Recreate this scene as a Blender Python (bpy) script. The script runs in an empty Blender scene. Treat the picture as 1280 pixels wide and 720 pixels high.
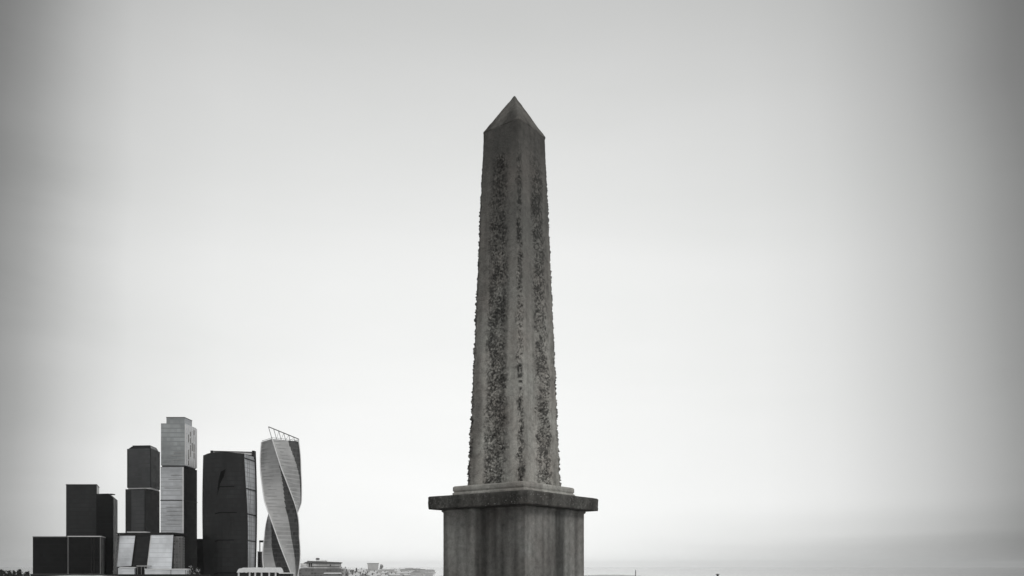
import bpy, bmesh, math, random
from mathutils import Vector, noise, Matrix
random.seed(7)
R = math.radians
scene = bpy.context.scene
col = scene.collection
F = 1000.0; HY = 708.0; CZ = 20.0           # focal length in photo pixels, horizon row, eye height
def X(px, Y): return (px - 640.0) / F * Y
def Z(py, Y): return CZ + (HY - py) / F * Y
GZ = 1.5                                     # level of the city ground

# ------------------------------------------------------------------ helpers
def tag(o, label=None, cat=None, group=None, kind=None):
    if label: o['label'] = label
    if cat: o['category'] = cat
    if group: o['group'] = group
    if kind: o['kind'] = kind
    return o
def link(name, me, parent=None):
    o = bpy.data.objects.new(name, me); col.objects.link(o)
    if parent is not None:
        o.parent = parent; o.location = -Vector(parent.location)
    return o
def empty(name, loc, label, cat, group=None):
    o = bpy.data.objects.new(name, None); col.objects.link(o); o.location = loc
    o.empty_display_size = 1
    return tag(o, label, cat, group)
class MB:
    """collects solids in world space; build() links them as one mesh object"""
    def __init__(s): s.v = []; s.f = []; s.m = []; s.cut = []
    def add(s, vs, fs, mi=0):
        b = len(s.v); s.cut.append((b, len(s.f))); s.v += [tuple(v) for v in vs]
        for k, f in enumerate(fs):
            s.f.append([b + i for i in f]); s.m.append(mi[k] if isinstance(mi, (list, tuple)) else mi)
        return s
    def prism(s, foot, z0, z1, mi=0, foot2=None, z1s=None):
        n = len(foot); f2 = foot2 or foot
        vs = [(x, y, z0) for x, y in foot] + [(f2[i][0], f2[i][1], (z1s[i] if z1s else z1)) for i in range(n)]
        fs = [[i, (i + 1) % n, n + (i + 1) % n, n + i] for i in range(n)] + [list(range(n, 2 * n)), list(range(n - 1, -1, -1))]
        if isinstance(mi, (list, tuple)): mi = list(mi) + [mi[-1]] * (n + 2 - len(mi))
        return s.add(vs, fs, mi)
    def box(s, x0, x1, y0, y1, z0, z1, mi=0):
        return s.prism([(x0, y0), (x1, y0), (x1, y1), (x0, y1)], z0, z1, mi)
    def bar(s, a, b, w, mi=0, n=4):
        a = Vector(a); b = Vector(b); d = (b - a).normalized()
        up = Vector((0, 0, 1)) if abs(d.z) < .9 else Vector((1, 0, 0))
        p = d.cross(up).normalized(); q = d.cross(p)
        ring = [p * math.cos(t) + q * math.sin(t) for t in [2 * math.pi * (k + .5) / n for k in range(n)]]
        vs = [a + r * w for r in ring] + [b + r * w for r in ring]
        fs = [[i, (i + 1) % n, n + (i + 1) % n, n + i] for i in range(n)] + [list(range(n)), list(range(2 * n - 1, n - 1, -1))]
        return s.add(vs, fs, mi)
    def tube(s, pts, w, mi=0, n=6):
        for a, b in zip(pts[:-1], pts[1:]): s.bar(a, b, w, mi, n)
        return s
    def dome(s, c, rx, ry, rz, mi=0, n=16, m=6, zmin=0.0, rough=0):
        b = []; vs = []
        for j in range(m + 1):
            t = math.pi / 2 * (zmin + (1 - zmin) * j / m)
            for i in range(n):
                a = 2 * math.pi * i / n
                k = 1 + (rough * noise.noise(Vector((c[0] + 3 * math.cos(a), c[1] + 3 * math.sin(a), 3 * t))) if rough else 0)
                vs.append((c[0] + rx * k * math.cos(t) * math.cos(a), c[1] + ry * k * math.cos(t) * math.sin(a), c[2] + rz * k * math.sin(t)))
        fs = [[j * n + i, j * n + (i + 1) % n, (j + 1) * n + (i + 1) % n, (j + 1) * n + i] for j in range(m) for i in range(n)]
        fs.append(list(range(n - 1, -1, -1)))
        return s.add(vs, fs, mi)
    def each(s, name, mats, parent=None):
        """every solid its own object"""
        cuts = s.cut + [(len(s.v), len(s.f))]
        for (v0, f0), (v1, f1) in zip(cuts[:-1], cuts[1:]):
            q = MB(); q.add(s.v[v0:v1], [[i - v0 for i in f] for f in s.f[f0:f1]], s.m[f0:f1]); r = q.build(name, mats, parent)
        return r
    def build(s, name, mats, parent=None, smooth=False):
        me = bpy.data.meshes.new(name); me.from_pydata(s.v, [], s.f)
        if not isinstance(mats, (list, tuple)): mats = [mats]
        for m in mats: me.materials.append(m)
        me.polygons.foreach_set('material_index', s.m)
        bm = bmesh.new(); bm.from_mesh(me); bmesh.ops.recalc_face_normals(bm, faces=bm.faces); bm.to_mesh(me); bm.free()
        if smooth: me.polygons.foreach_set('use_smooth', [True] * len(me.polygons))
        me.update()
        return link(name, me, parent)

# ------------------------------------------------------------------ materials
def base_mat(name):
    m = bpy.data.materials.new(name); m.use_nodes = True
    nt = m.node_tree; b = nt.nodes['Principled BSDF']
    return m, nt, b
def N(nt, t, **kw):
    n = nt.nodes.new(t)
    for k, v in kw.items():
        if k.startswith('i_'):
            n.inputs[k[2:].replace('_', ' ')].default_value = v
        else: setattr(n, k, v)
    return n
def g(v, tint=(1, 1, 1)): return (v * tint[0], v * tint[1], v * tint[2], 1)
def coords(nt, scale=(1, 1, 1), kind='Object'):
    tc = N(nt, 'ShaderNodeTexCoord'); mp = N(nt, 'ShaderNodeMapping'); mp.inputs['Scale'].default_value = scale
    nt.links.new(tc.outputs[kind], mp.inputs['Vector']); return mp.outputs['Vector']
def ramp(nt, src, stops, interp='LINEAR'):
    r = N(nt, 'ShaderNodeValToRGB'); cr = r.color_ramp; cr.interpolation = interp
    while len(cr.elements) < len(stops): cr.elements.new(0.5)
    for e, (p, c) in zip(cr.elements, stops):
        e.position = p; e.color = c if isinstance(c, tuple) else (c, c, c, 1)
    nt.links.new(src, r.inputs['Fac']); return r.outputs['Color']
def noise_tex(nt, vec, scale, detail=4, rough=.55, dist=0):
    n = N(nt, 'ShaderNodeTexNoise'); n.inputs['Scale'].default_value = scale; n.inputs['Detail'].default_value = detail
    n.inputs['Roughness'].default_value = rough; n.inputs['Distortion'].default_value = dist
    nt.links.new(vec, n.inputs['Vector']); return n.outputs['Fac']
def mix(nt, a, b, fac, mode='MIX'):
    m = N(nt, 'ShaderNodeMix', data_type='RGBA', blend_type=mode)
    for s, v in ((6, a), (7, b)):
        if isinstance(v, tuple): m.inputs[s].default_value = v
        else: nt.links.new(v, m.inputs[s])
    if isinstance(fac, (int, float)): m.inputs[0].default_value = fac
    else: nt.links.new(fac, m.inputs[0])
    return m.outputs[2]
def math_n(nt, op, a, b=None, c=None):
    m = N(nt, 'ShaderNodeMath', operation=op)
    for i, v in enumerate((a, b, c)):
        if v is None: continue
        if isinstance(v, (int, float)): m.inputs[i].default_value = v
        else: nt.links.new(v, m.inputs[i])
    return m.outputs[0]
def bump(nt, b, h, strength, dist):
    n = N(nt, 'ShaderNodeBump'); n.inputs['Strength'].default_value = strength; n.inputs['Distance'].default_value = dist
    nt.links.new(h, n.inputs['Height']); nt.links.new(n.outputs['Normal'], b.inputs['Normal'])
def plain(name, v, tint=(1, 1, 1), rough=.8, var=.15, scale=.08, metallic=0, spec=.5):
    m, nt, b = base_mat(name)
    vec = coords(nt); f = noise_tex(nt, vec, scale, 5)
    nt.links.new(ramp(nt, f, [(.3, g(v * (1 - var), tint)), (.7, g(v * (1 + var), tint))]), b.inputs['Base Color'])
    b.inputs['Roughness'].default_value = rough; b.inputs['Metallic'].default_value = metallic
    b.inputs['Specular IOR Level'].default_value = spec
    return m
def facade(name, v, line, tint=(1, 1, 1), floor=3.8, frac=.3, rough=.35, var=.2, bay=0, spec=.5, coat=0):
    """curtain wall: floor bands of another tone, panes that differ a little from one another"""
    m, nt, b = base_mat(name)
    tc = N(nt, 'ShaderNodeTexCoord'); sp = N(nt, 'ShaderNodeSeparateXYZ'); nt.links.new(tc.outputs['Object'], sp.inputs[0])
    zf = math_n(nt, 'DIVIDE', sp.outputs['Z'], floor)
    fr = math_n(nt, 'FRACT', zf); isline = math_n(nt, 'LESS_THAN', fr, frac)
    h = math_n(nt, 'ADD', sp.outputs['X'], math_n(nt, 'MULTIPLY', sp.outputs['Y'], .83))
    cell = N(nt, 'ShaderNodeCombineXYZ')
    nt.links.new(math_n(nt, 'FLOOR', math_n(nt, 'DIVIDE', h, bay or 3.0)), cell.inputs[0]); nt.links.new(math_n(nt, 'FLOOR', zf), cell.inputs[2])
    wn = N(nt, 'ShaderNodeTexWhiteNoise', noise_dimensions='3D'); nt.links.new(cell.outputs[0], wn.inputs['Vector'])
    big = noise_tex(nt, tc.outputs['Object'], .035, 4)
    pane = ramp(nt, wn.outputs['Value'], [(0, g(v * (1 - var), tint)), (1, g(v * (1 + var), tint))])
    pane = mix(nt, pane, ramp(nt, big, [(.3, g(.6)), (.7, g(1.45))]), 1.0, 'MULTIPLY')
    c = mix(nt, pane, g(line, tint), isline)
    if bay:
        hf = math_n(nt, 'LESS_THAN', math_n(nt, 'FRACT', math_n(nt, 'DIVIDE', h, bay)), .2)
        c = mix(nt, c, g(line, tint), hf)
    nt.links.new(c, b.inputs['Base Color'])
    nt.links.new(math_n(nt, 'ADD', math_n(nt, 'MULTIPLY', wn.outputs['Value'], .12), rough), b.inputs['Roughness'])
    b.inputs['Specular IOR Level'].default_value = spec
    return m

COOL = (.97, 1.0, 1.04)
M = {}
M['black_glass'] = facade('black_glass', .007, .009, COOL, 3.9, .22, .45, .3, spec=.12)
M['charcoal_glass'] = facade('charcoal_glass', .016, .0135, COOL, 3.9, .22, .28, .2, spec=.3)
M['slate_glass'] = facade('slate_glass', .065, .05, COOL, 3.9, .22, .35, .12, spec=.4)
M['dark_trim'] = plain('dark_trim', .02, rough=.6, spec=.2)
M['white_metal'] = plain('white_metal', .85, rough=.4)
M['mid_trim'] = plain('mid_trim', .14, rough=.5)
M['pale_trim'] = plain('pale_trim', .66, rough=.5)
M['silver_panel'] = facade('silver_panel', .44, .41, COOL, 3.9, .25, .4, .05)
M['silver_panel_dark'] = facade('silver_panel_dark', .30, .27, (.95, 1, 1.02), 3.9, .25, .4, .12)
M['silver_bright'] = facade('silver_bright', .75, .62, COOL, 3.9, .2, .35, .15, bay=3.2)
M['white_panel'] = facade('white_panel', .68, .64, COOL, 3.9, .12, .45, .05)
M['twist_pale'] = facade('twist_pale', .40, .45, (1, 1, 1), 3.9, .25, .35, .05)
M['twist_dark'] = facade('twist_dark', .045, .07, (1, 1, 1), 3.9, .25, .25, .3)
M['mottled'] = facade('mottled', .12, .2, (1, 1, 1), 2.2, .4, .6, .6, bay=2.6)
M['concrete'] = plain('concrete', .34, rough=.85, var=.15, scale=.3)
M['grey_wall'] = facade('grey_wall', .16, .22, (1, 1, 1), 3.3, .35, .7, .35, bay=3.4)
M['pale_wall'] = facade('pale_wall', .55, .45, (1, 1, 1), 3.3, .3, .7, .2)
M['misty_wall'] = plain('misty_wall', .5, rough=.9, var=.12)  # fading in distant haze is put into this pale wall colour
M['snow'] = plain('snow', .8, (.99, 1, 1.01), .7, .06, .3)
M['window'] = plain('window', .035, rough=.2)
M['bark'] = plain('bark', .045, (1.05, 1, .95), .9)
M['needles'] = plain('needles', .035, (.98, 1.02, .95), .8, .4, .4)
M['iron'] = plain('iron', .05, rough=.6, var=.4, scale=8)

def stone(name, v, streak=1.0, pit=.0, dark_top=None, fine=6.0, tint=(1.03, 1.0, .95), bumpd=.02, light_spots=0.0):
    m, nt, b = base_mat(name)
    vec = coords(nt); stv = coords(nt, (1, 1, .07))
    f1 = noise_tex(nt, vec, fine, 8, .7); f2 = noise_tex(nt, stv, 1.7 if name == 'die_stone' else 2.2, 2.5 if name == 'die_stone' else 5, .5); f3 = noise_tex(nt, vec, .8, 4, .55); f4 = noise_tex(nt, vec, 40, 4, .7)
    c = ramp(nt, f1, [(.25, g(v * .6, tint)), (.5, g(v, tint)), (.78, g(v * 1.35, tint))])
    c = mix(nt, c, ramp(nt, f2, [(.36, g(.4)), (.5, g(.95)), (.64, g(1.5))]), min(1, .8 * streak), 'MULTIPLY')
    c = mix(nt, c, ramp(nt, f3, [(.3, g(.7, (1.05, 1, .96))), (.7, g(1.2, (.97, 1, .98)))]), .8, 'MULTIPLY')
    c = mix(nt, c, ramp(nt, f4, [(.3, g(.6)), (.7, g(1.3))]), .6, 'MULTIPLY')
    if light_spots:
        vz = N(nt, 'ShaderNodeTexVoronoi'); vz.inputs['Scale'].default_value = 9; nt.links.new(vec, vz.inputs['Vector'])
        sp = ramp(nt, math_n(nt, 'ADD', vz.outputs['Distance'], math_n(nt, 'MULTIPLY', f3, .55)), [(.34, 1.0), (.42, 0.0)])
        c = mix(nt, c, g(.30, (1, 1, .97)), math_n(nt, 'MULTIPLY', sp, light_spots))
        f5 = noise_tex(nt, vec, 17, 6, .75); f6 = noise_tex(nt, vec, 1.7, 4, .6)
        fleck = math_n(nt, 'MULTIPLY', ramp(nt, f5, [(.53, 0.0), (.62, 1.0)]), ramp(nt, f6, [(.42, 0.1), (.6, 1.0)]))
        c = mix(nt, c, g(.26, (1, 1, .97)), math_n(nt, 'MULTIPLY', fleck, light_spots * .8))
    if dark_top:                                   # darker towards the top, the transition broken and streaky
        z0, z1, k = dark_top
        tc = N(nt, 'ShaderNodeTexCoord'); s = N(nt, 'ShaderNodeSeparateXYZ'); nt.links.new(tc.outputs['Object'], s.inputs[0])
        t = math_n(nt, 'DIVIDE', math_n(nt, 'SUBTRACT', s.outputs['Z'], z0), z1 - z0)
        t = math_n(nt, 'ADD', t, math_n(nt, 'MULTIPLY', math_n(nt, 'SUBTRACT', f2, .5), 1.1))
        t = math_n(nt, 'ADD', t, math_n(nt, 'MULTIPLY', math_n(nt, 'SUBTRACT', f3, .5), .8))
        c = mix(nt, c, g(k, tint), ramp(nt, t, [(.0, 0.0), (1.0, 0.9)]))
    if name == 'shaft_stone':                  # shade of the pits painted dark, in patches along the eroded bands
        at = N(nt, 'ShaderNodeAttribute', attribute_name='pit_shade')
        c = mix(nt, c, g(.03, (1, 1, .95)), math_n(nt, 'MULTIPLY', at.outputs['Fac'], .9))
    nt.links.new(c, b.inputs['Base Color']); b.inputs['Roughness'].default_value = .9
    b.inputs['Specular IOR Level'].default_value = .3
    h = math_n(nt, 'ADD', f1, math_n(nt, 'MULTIPLY', f4, .35))
    h = math_n(nt, 'ADD', h, math_n(nt, 'MULTIPLY', f2, .8))
    bump(nt, b, h, .9, bumpd)
    return m
M['shaft_stone'] = stone('shaft_stone', .40, .9, dark_top=(25.5, 33.6, .035), bumpd=.04)
M['tip_stone'] = stone('tip_stone', .13, .9, bumpd=.025)
M['cap_stone'] = stone('cap_stone', .08, .9, light_spots=.9, bumpd=.035, fine=4)
M['plinth_stone'] = stone('plinth_stone', .38, .3, light_spots=.5, bumpd=.02)
M['die_stone'] = stone('die_stone', .18, 1.9, bumpd=.012, tint=(1.02, 1, .97))
M['step_stone'] = stone('step_stone', .25, .3)

# ------------------------------------------------------------------ obelisk
S = .025; OD = 1000 * S                      # 25 m from the camera
OC = Vector((3.0 * S, OD, 0)); YAW = R(37)
def oz(u): return CZ + u * S                 # u: photo pixels above eye level at the obelisk's distance
GT = oz(-64)
ob = empty('obelisk', (OC.x, OC.y, GT), 'tall weathered stone obelisk with pyramid tip and pitted bands on a moulded pedestal', 'obelisk')
AX = Vector((math.cos(YAW), -math.sin(YAW), 0))
ca, sa = math.cos(-YAW), math.sin(-YAW)
def rot(x, y): return x * ca - y * sa, x * sa + y * ca
def rings(name, prof, mat, n_side, dz, rad, disp, parent, attr=None):
    """rounded-square rings along a profile of (half width, z); disp(p, s, side, hw) gives the outward push"""
    zs = []
    for (h0, z0), (h1, z1) in zip(prof[:-1], prof[1:]):
        L = math.hypot(h1 - h0, z1 - z0); k = max(1, int(L / dz))
        for i in range(k): t = i / k; zs.append((h0 + (h1 - h0) * t, z0 + (z1 - z0) * t))
    zs.append(prof[-1])
    vs = []; av = []; n = n_side * 4
    for hw, z in zs:
        r = min(rad, hw * .5)
        for i in range(n):
            side = i // n_side; s = (i % n_side) / n_side * 2 - 1          # -1..1 along the side
            x, y = s * hw, -hw; nx, ny = 0.0, -1.0
            e = abs(x) - (hw - r)
            if e > 0:
                sg = 1 if x > 0 else -1; a = e / r * math.pi / 4
                x = sg * (hw - r + r * math.sin(a)); y = -(hw - r + r * math.cos(a)); nx, ny = sg * math.sin(a), -math.cos(a)
            for _ in range(side): x, y = -y, x; nx, ny = -ny, nx
            d = disp(Vector((x, y, z)), s, side, hw)
            if isinstance(d, tuple): d, a_ = d; av.append(a_)
            x += nx * d; y += ny * d
            X_, Y_ = rot(x, y)
            vs.append((OC.x + X_, OC.y + Y_, z))
    fs = []
    for j in range(len(zs) - 1):
        for i in range(n):
            fs.append([j * n + i, j * n + (i + 1) % n, (j + 1) * n + (i + 1) % n, (j + 1) * n + i])
    fs.append(list(range(n - 1, -1, -1))); fs.append([(len(zs) - 1) * n + i for i in range(n)])
    mb = MB(); mb.add(vs, fs)
    o = mb.build(name, mat, parent, smooth=True)
    if attr:
        at = o.data.attributes.new(attr, 'FLOAT', 'POINT'); at.data.foreach_set('value', av)
    return o
def sstep(a, b, x):
    t = max(0, min(1, (x - a) / (b - a))); return t * t * (3 - 2 * t)
ZB, ZT, ZA = oz(99), oz(537), oz(588)
def shaft_disp(p, s, side, hw):
    h = (ZT - p.z) / (ZT - ZB)                                              # 0 at the top, 1 at the foot
    wob = .07 * noise.noise(Vector((p.z * .8, side * 7.3, 1)))
    bc = (.02, .14, -.05, .05)[side] + wob
    rg = .16 * noise.noise(Vector((s * 3, side * 5, p.z * 3.5))) + .10 * noise.noise(Vector((s * 9, side * 5, p.z * 9)))
    mid = 1 - sstep(.22, .52, abs(s - bc) + rg)
    edge = sstep(.80, .95, abs(s) + rg * .6)
    q = Vector((p.x, p.y, p.z * .8))
    patch = .55 + .9 * noise.noise(q * 1.1 + Vector((side * 9, 0, 0)))
    patch = max(0.12, min(1, patch + .25))
    grow = sstep(.02, .22, h) * (.55 + .45 * h)
    b = max(mid, edge * .9) * grow * patch
    if side == 0: b = max(b, (1 - sstep(.1, .32, math.hypot(s - .05, (p.z - oz(490)) / 1.3))) * .9)
    wq = q + Vector((noise.noise(q * 5), noise.noise(q * 5 + Vector((9, 0, 0))), noise.noise(q * 5 + Vector((0, 9, 0))))) * .09
    k1 = noise.noise(wq * 8.5); k2 = noise.noise(wq * 17 + Vector((5, 5, 5)))
    v = noise.voronoi(wq * 8)[0]
    pits = max(0, .30 - v[0]) / .30
    rag = k1 * .6 + k2 * .5
    cell = noise.voronoi(wq * 13.5)[0]
    d = b * ((min(cell[1] - cell[0], .5) - .25) * .20 + .012 + rag * .03 - pits * .075)
    d += .006 * noise.noise(q * 6) + .010 * noise.noise(q * 1.7) + .003 * noise.noise(q * 22)
    return d, max(mid * .9, edge * .95) * sstep(.0, .16, h) * max(.0, min(1, .50 + 1.0 * noise.noise(wq * 3 + Vector((3, 1, 7))) + 1.4 * noise.noise(wq * 13) + 1.5 * noise.noise(wq * 25)))  # second value masks the pit shade painted into the bands
rings('shaft', [(42.6 * S, ZB - .02), (29.0 * S, ZT)], M['shaft_stone'], 96, .024, .15, shaft_disp, ob, attr='pit_shade')
def small_disp(a, f=3.0):
    def d(p, s, side, hw):
        q = Vector(p)
        return a * noise.noise(q * f) + a * .6 * noise.noise(q * f * 3.1) + a * .3 * noise.noise(q * f * 9)
    return d
def chip(a, f=3.0):
    base = small_disp(a, f)
    def d(p, s, side, hw):
        c = noise.voronoi(Vector(p) * 6)[0]
        return base(p, s, side, hw) - max(0, .22 - c[0]) * a * 3
    return d
rings('pyramidion', [(28.2 * S, ZT - .005), (28.5 * S, ZT + .05), (1.2 * S, ZA - .02), (.3 * S, ZA)], M['tip_stone'], 40, .035, .05, small_disp(.018, 2.5), ob)
rings('plinth', [(55 * S, oz(85.9)), (55 * S, oz(90.3)), (53.4 * S, oz(91.4)), (53.4 * S, oz(92.1)), (54.4 * S, oz(93)), (54.4 * S, oz(97.6)), (53 * S, oz(99))],
      M['plinth_stone'], 70, .03, .02, chip(.012, 4), ob)
rings('cornice', [(70 * S, oz(69.6)), (76 * S, oz(70.2)), (76.3 * S, oz(84.6)), (75.2 * S, oz(85.9))], M['cap_stone'], 90, .04, .03, chip(.028, 3), ob)
def die_disp(p, s, side, hw):
    q = Vector((p.x * 5, p.y * 5, p.z * .12)); w = noise.noise(q) * .012 + noise.noise(q * 3) * .006
    return w + .003 * noise.noise(Vector(p) * 8)
rings('pedestal', [(63.2 * S, oz(-46)), (63.2 * S, oz(66)), (64.8 * S, oz(67.5)), (64.8 * S, oz(69.7))], M['die_stone'], 110, .05, .03, die_disp, ob)
rings('pedestal_base', [(76 * S, oz(-64) + .02), (76 * S, oz(-52)), (66 * S, oz(-46)), (63 * S, oz(-45.9))], M['cap_stone'], 60, .06, .03, chip(.012), ob)
mb = MB()
for k, hw in enumerate((3.1, 2.6)):
    fp = [rot(a * hw, b * hw) for a, b in ((-1, -1), (1, -1), (1, 1), (-1, 1))]
    mb.prism([(OC.x + x, OC.y + y) for x, y in fp], GT - .3 + .16 * k, GT - .14 + .16 * k)
mb.build('base_step', M['step_stone'], ob)

# ------------------------------------------------------------------ land, water
def land_h(x, y):
    d = math.hypot(x, (y - 22) * .9)
    nz = noise.noise(Vector((x * .02, y * .02, 3)))
    hill = (GT - .02) * (1 - sstep(78 + 6 * nz, 205 + 22 * nz, d)) - 4 * sstep(120, 215, d)
    lim = -.088 * y - 8 + 22 * noise.noise(Vector((x * .002, y * .0012, 7))) + (0 if y > 0 else y * .2)
    sh = sstep(0, 26, lim - x) * sstep(215, 285, y) * (1 - sstep(1500, 1700, y + 2.2 * max(0, -x - 350)))
    if x > -900: sh = max(sh, sstep(0, 26, lim - x) * sstep(0, 60, x + y * .36) * sstep(700, 800, y) * (1 - sstep(2750, 2900, y + 60 * nz)))
    h = max(hill, -4 + (4 + GZ) * sh)
    if hill > 2 and d > 70: h += .8 * noise.noise(Vector((x * .07, y * .07, 0)))
    if y > 9000: h += (-4 - h) * sstep(9000, 10500, y)
    if x < -7000: h += (-4 - h) * sstep(-7000, -8500, x)
    return h
def axis(lo, hi, n, k):
    a = math.asinh(lo / k); b = math.asinh(hi / k); return [k * math.sinh(a + (b - a) * i / n) for i in range(n + 1)]
xs = axis(-9500, 700, 330, 60); ys = [v + 22 for v in axis(-700, 11000, 420, 80)]
vs = [(x, y, land_h(x, y)) for y in ys for x in xs]; nx = len(xs)
fs = [[j * nx + i, j * nx + i + 1, (j + 1) * nx + i + 1, (j + 1) * nx + i] for j in range(len(ys) - 1) for i in range(nx - 1)]
m, nt, b = base_mat('winter_ground')
vec = coords(nt); f1 = noise_tex(nt, vec, .9, 8, .65); f2 = noise_tex(nt, vec, .05, 5, .6); f3 = noise_tex(nt, vec, 14, 5, .7)
c = ramp(nt, f3, [(.3, g(.05, (1.1, 1, .8))), (.7, g(.12, (1.05, 1, .85)))])
c = mix(nt, c, g(.72), ramp(nt, math_n(nt, 'ADD', math_n(nt, 'MULTIPLY', f1, .45), math_n(nt, 'MULTIPLY', f2, .6)), [(.44, 0.0), (.51, 1.0)]))
nt.links.new(c, b.inputs['Base Color']); b.inputs['Roughness'].default_value = .9; bump(nt, b, f1, .6, .1)
mb = MB(); mb.add(vs, fs); tag(mb.build('ground', m, smooth=True), kind='structure')

WR = 26000.0
m, nt, b = base_mat('icy_water')
b.inputs['Base Color'].default_value = g(.5, (.98, 1, 1.02)); b.inputs['Roughness'].default_value = .07; b.inputs['IOR'].default_value = 1.33
vec = coords(nt, (1, 1, 1)); f = noise_tex(nt, vec, .35, 6, .6)
bump(nt, b, f, .02, .1)
mb = MB(); n = 96
mb.add([(WR * math.cos(2 * math.pi * i / n), WR * math.sin(2 * math.pi * i / n), 0) for i in range(n)], [list(range(n))])
tag(mb.build('water', m), kind='structure')

# paved circle round the obelisk
m, nt, b = base_mat('paving')
vec = coords(nt); br = N(nt, 'ShaderNodeTexBrick'); br.inputs['Scale'].default_value = 1.4; br.inputs['Mortar Size'].default_value = .012
br.inputs['Color1'].default_value = g(.2); br.inputs['Color2'].default_value = g(.26); br.inputs['Mortar'].default_value = g(.08)
nt.links.new(vec, br.inputs['Vector'])
nt.links.new(mix(nt, br.outputs['Color'], ramp(nt, noise_tex(nt, vec, 1.2, 7), [(.3, g(.6)), (.7, g(1.2))]), .9, 'MULTIPLY'), b.inputs['Base Color'])
b.inputs['Roughness'].default_value = .85
mb = MB(); mb.prism([(OC.x + 9 * math.cos(2 * math.pi * i / 64), OC.y + 9 * math.sin(2 * math.pi * i / 64)) for i in range(64)], GT - .4, GT + .012)
tag(mb.build('plaza_paving', m), kind='structure')

# ------------------------------------------------------------------ city towers
def bldg(name, px, Y, label, cat='tower', group=None):
    return empty(name, (X(px, Y), Y, GZ), label, cat, group)
def foot(fl, fr, br_, bl=None):
    """footprint from (photo column, distance) corners: front left, front right, back right"""
    a = Vector((X(*fl), fl[1])); b_ = Vector((X(*fr), fr[1])); c_ = Vector((X(*br_), br_[1])); d = Vector((X(*bl), bl[1])) if bl else a + (c_ - b_)
    return [tuple(a), tuple(b_), tuple(c_), tuple(d)]
def inset(fp, k):
    cx = sum(p[0] for p in fp) / len(fp); cy = sum(p[1] for p in fp) / len(fp)
    out = []
    for p in fp:
        d = Vector((p[0] - cx, p[1] - cy)); L = d.length; d *= (L - k) / L; out.append((cx + d.x, cy + d.y))
    return out
def block(t, name, fp, y0, y1, Y, mats, mi=0, z0=None):
    mb = MB(); mb.prism(fp, GZ if z0 is None and y0 is None else (z0 if z0 is not None else Z(y0, Y)), Z(y1, Y), mi)
    return mb.build(name, mats, t)
def parapet(t, fp, z, mat, w=.5, h=1.2, name='parapet'):
    mb = MB(); o = inset(fp, -.25); i = inset(fp, w)
    n = len(fp)
    for k in range(n):
        k2 = (k + 1) % n
        mb.prism([o[k], o[k2], i[k2], i[k]], z + .003, z + h)
    return mb.build(name, mat, t)
def roof_kit(t, fp, z, n, seed, mat='dark_trim', hmax=3.0):
    """plant rooms, ducts and masts on a flat roof"""
    rr = random.Random(seed); cx = sum(p[0] for p in fp) / len(fp); cy = sum(p[1] for p in fp) / len(fp)
    mb = MB()
    for k in range(n):
        a, b_ = rr.uniform(-.55, .55), rr.uniform(-.55, .55)
        p = Vector((cx, cy)) + (Vector(fp[1]) - Vector(fp[0])) * a * .5 + (Vector(fp[2]) - Vector(fp[1])) * b_ * .5
        w, d, h = rr.uniform(1, 3.5), rr.uniform(1, 3), rr.uniform(.8, hmax)
        mb.box(p.x - w, p.x + w, p.y - d, p.y + d, z + .002, z + h)
    mb.each('plant_room', M[mat], t)
    mb = MB(); p = Vector((cx, cy)); mb.bar((p.x, p.y, z), (p.x, p.y, z + hmax * 1.5), .09)
    mb.build('mast', M['dark_trim'], t)

# low black block far left
t = bldg('office_block', 62, 700, 'low black glass block, leftmost building of the skyline', 'building')
fp = foot((41, 702), (84.5, 702), (92, 735)); block(t, 'body', fp, None, 671.5, 702, M['black_glass']); parapet(t, fp, Z(671.5, 702), M['mid_trim'], h=.8)
# its neighbour with pale trims
t = bldg('office_block', 105, 690, 'low black glass block outlined with pale roof trim, in front of the stepped black tower', 'building')
fp = foot((84.7, 690), (126.5, 690), (132, 722)); block(t, 'body', fp, None, 671, 690, M['black_glass']); parapet(t, fp, Z(671, 690), M['pale_trim'], h=.75)
mb = MB()
for px in (84.9, 125.3): mb.box(X(px, 690), X(px, 690) + .75, 689.4, 689.98, GZ, Z(671.2, 690))
mb.each('corner_trim', M['mid_trim'], t)
mb = MB()
for px in (114, 117.5): mb.box(X(px, 690), X(px, 690) + .5, 689.6, 689.98, GZ, Z(672, 690))
mb.each('mullion', M['dark_trim'], t)
# stepped black pair
t = bldg('skyscraper', 102, 730, 'flat topped plain black tower rising behind the pale trimmed low block', 'tower')
fp = foot((82.6, 738), (121, 738), (124, 765)); block(t, 'body', fp, None, 606.5, 738, M['charcoal_glass']); parapet(t, fp, Z(606.5, 738), M['dark_trim'], h=.9); roof_kit(t, fp, Z(606.5, 738), 2, 3, hmax=.8)
t = bldg('skyscraper', 133, 725, 'black tower with chamfered top corner, right beside the flat topped black tower', 'tower')
zt = Z(617, 728); a, b_, c_, d = foot((120.5, 730), (141.8, 726), (147, 752))
mb = MB(); mb.prism([a, b_, c_, d], GZ, zt - 4.2)
m1 = (a[0] * .3 + b_[0] * .7, a[1] * .3 + b_[1] * .7); m2 = (d[0] * .3 + c_[0] * .7, d[1] * .3 + c_[1] * .7)
mb.prism([a, b_, c_, d], zt - 4.19, zt, foot2=[a, m1, m2, d]); mb.build('body', M['black_glass'], t)
mb = MB(); mb.box(m1[0] - 7, m1[0] - 2, 738, 744, zt, zt + .9); mb.each('plant_room', M['dark_trim'], t)

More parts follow.
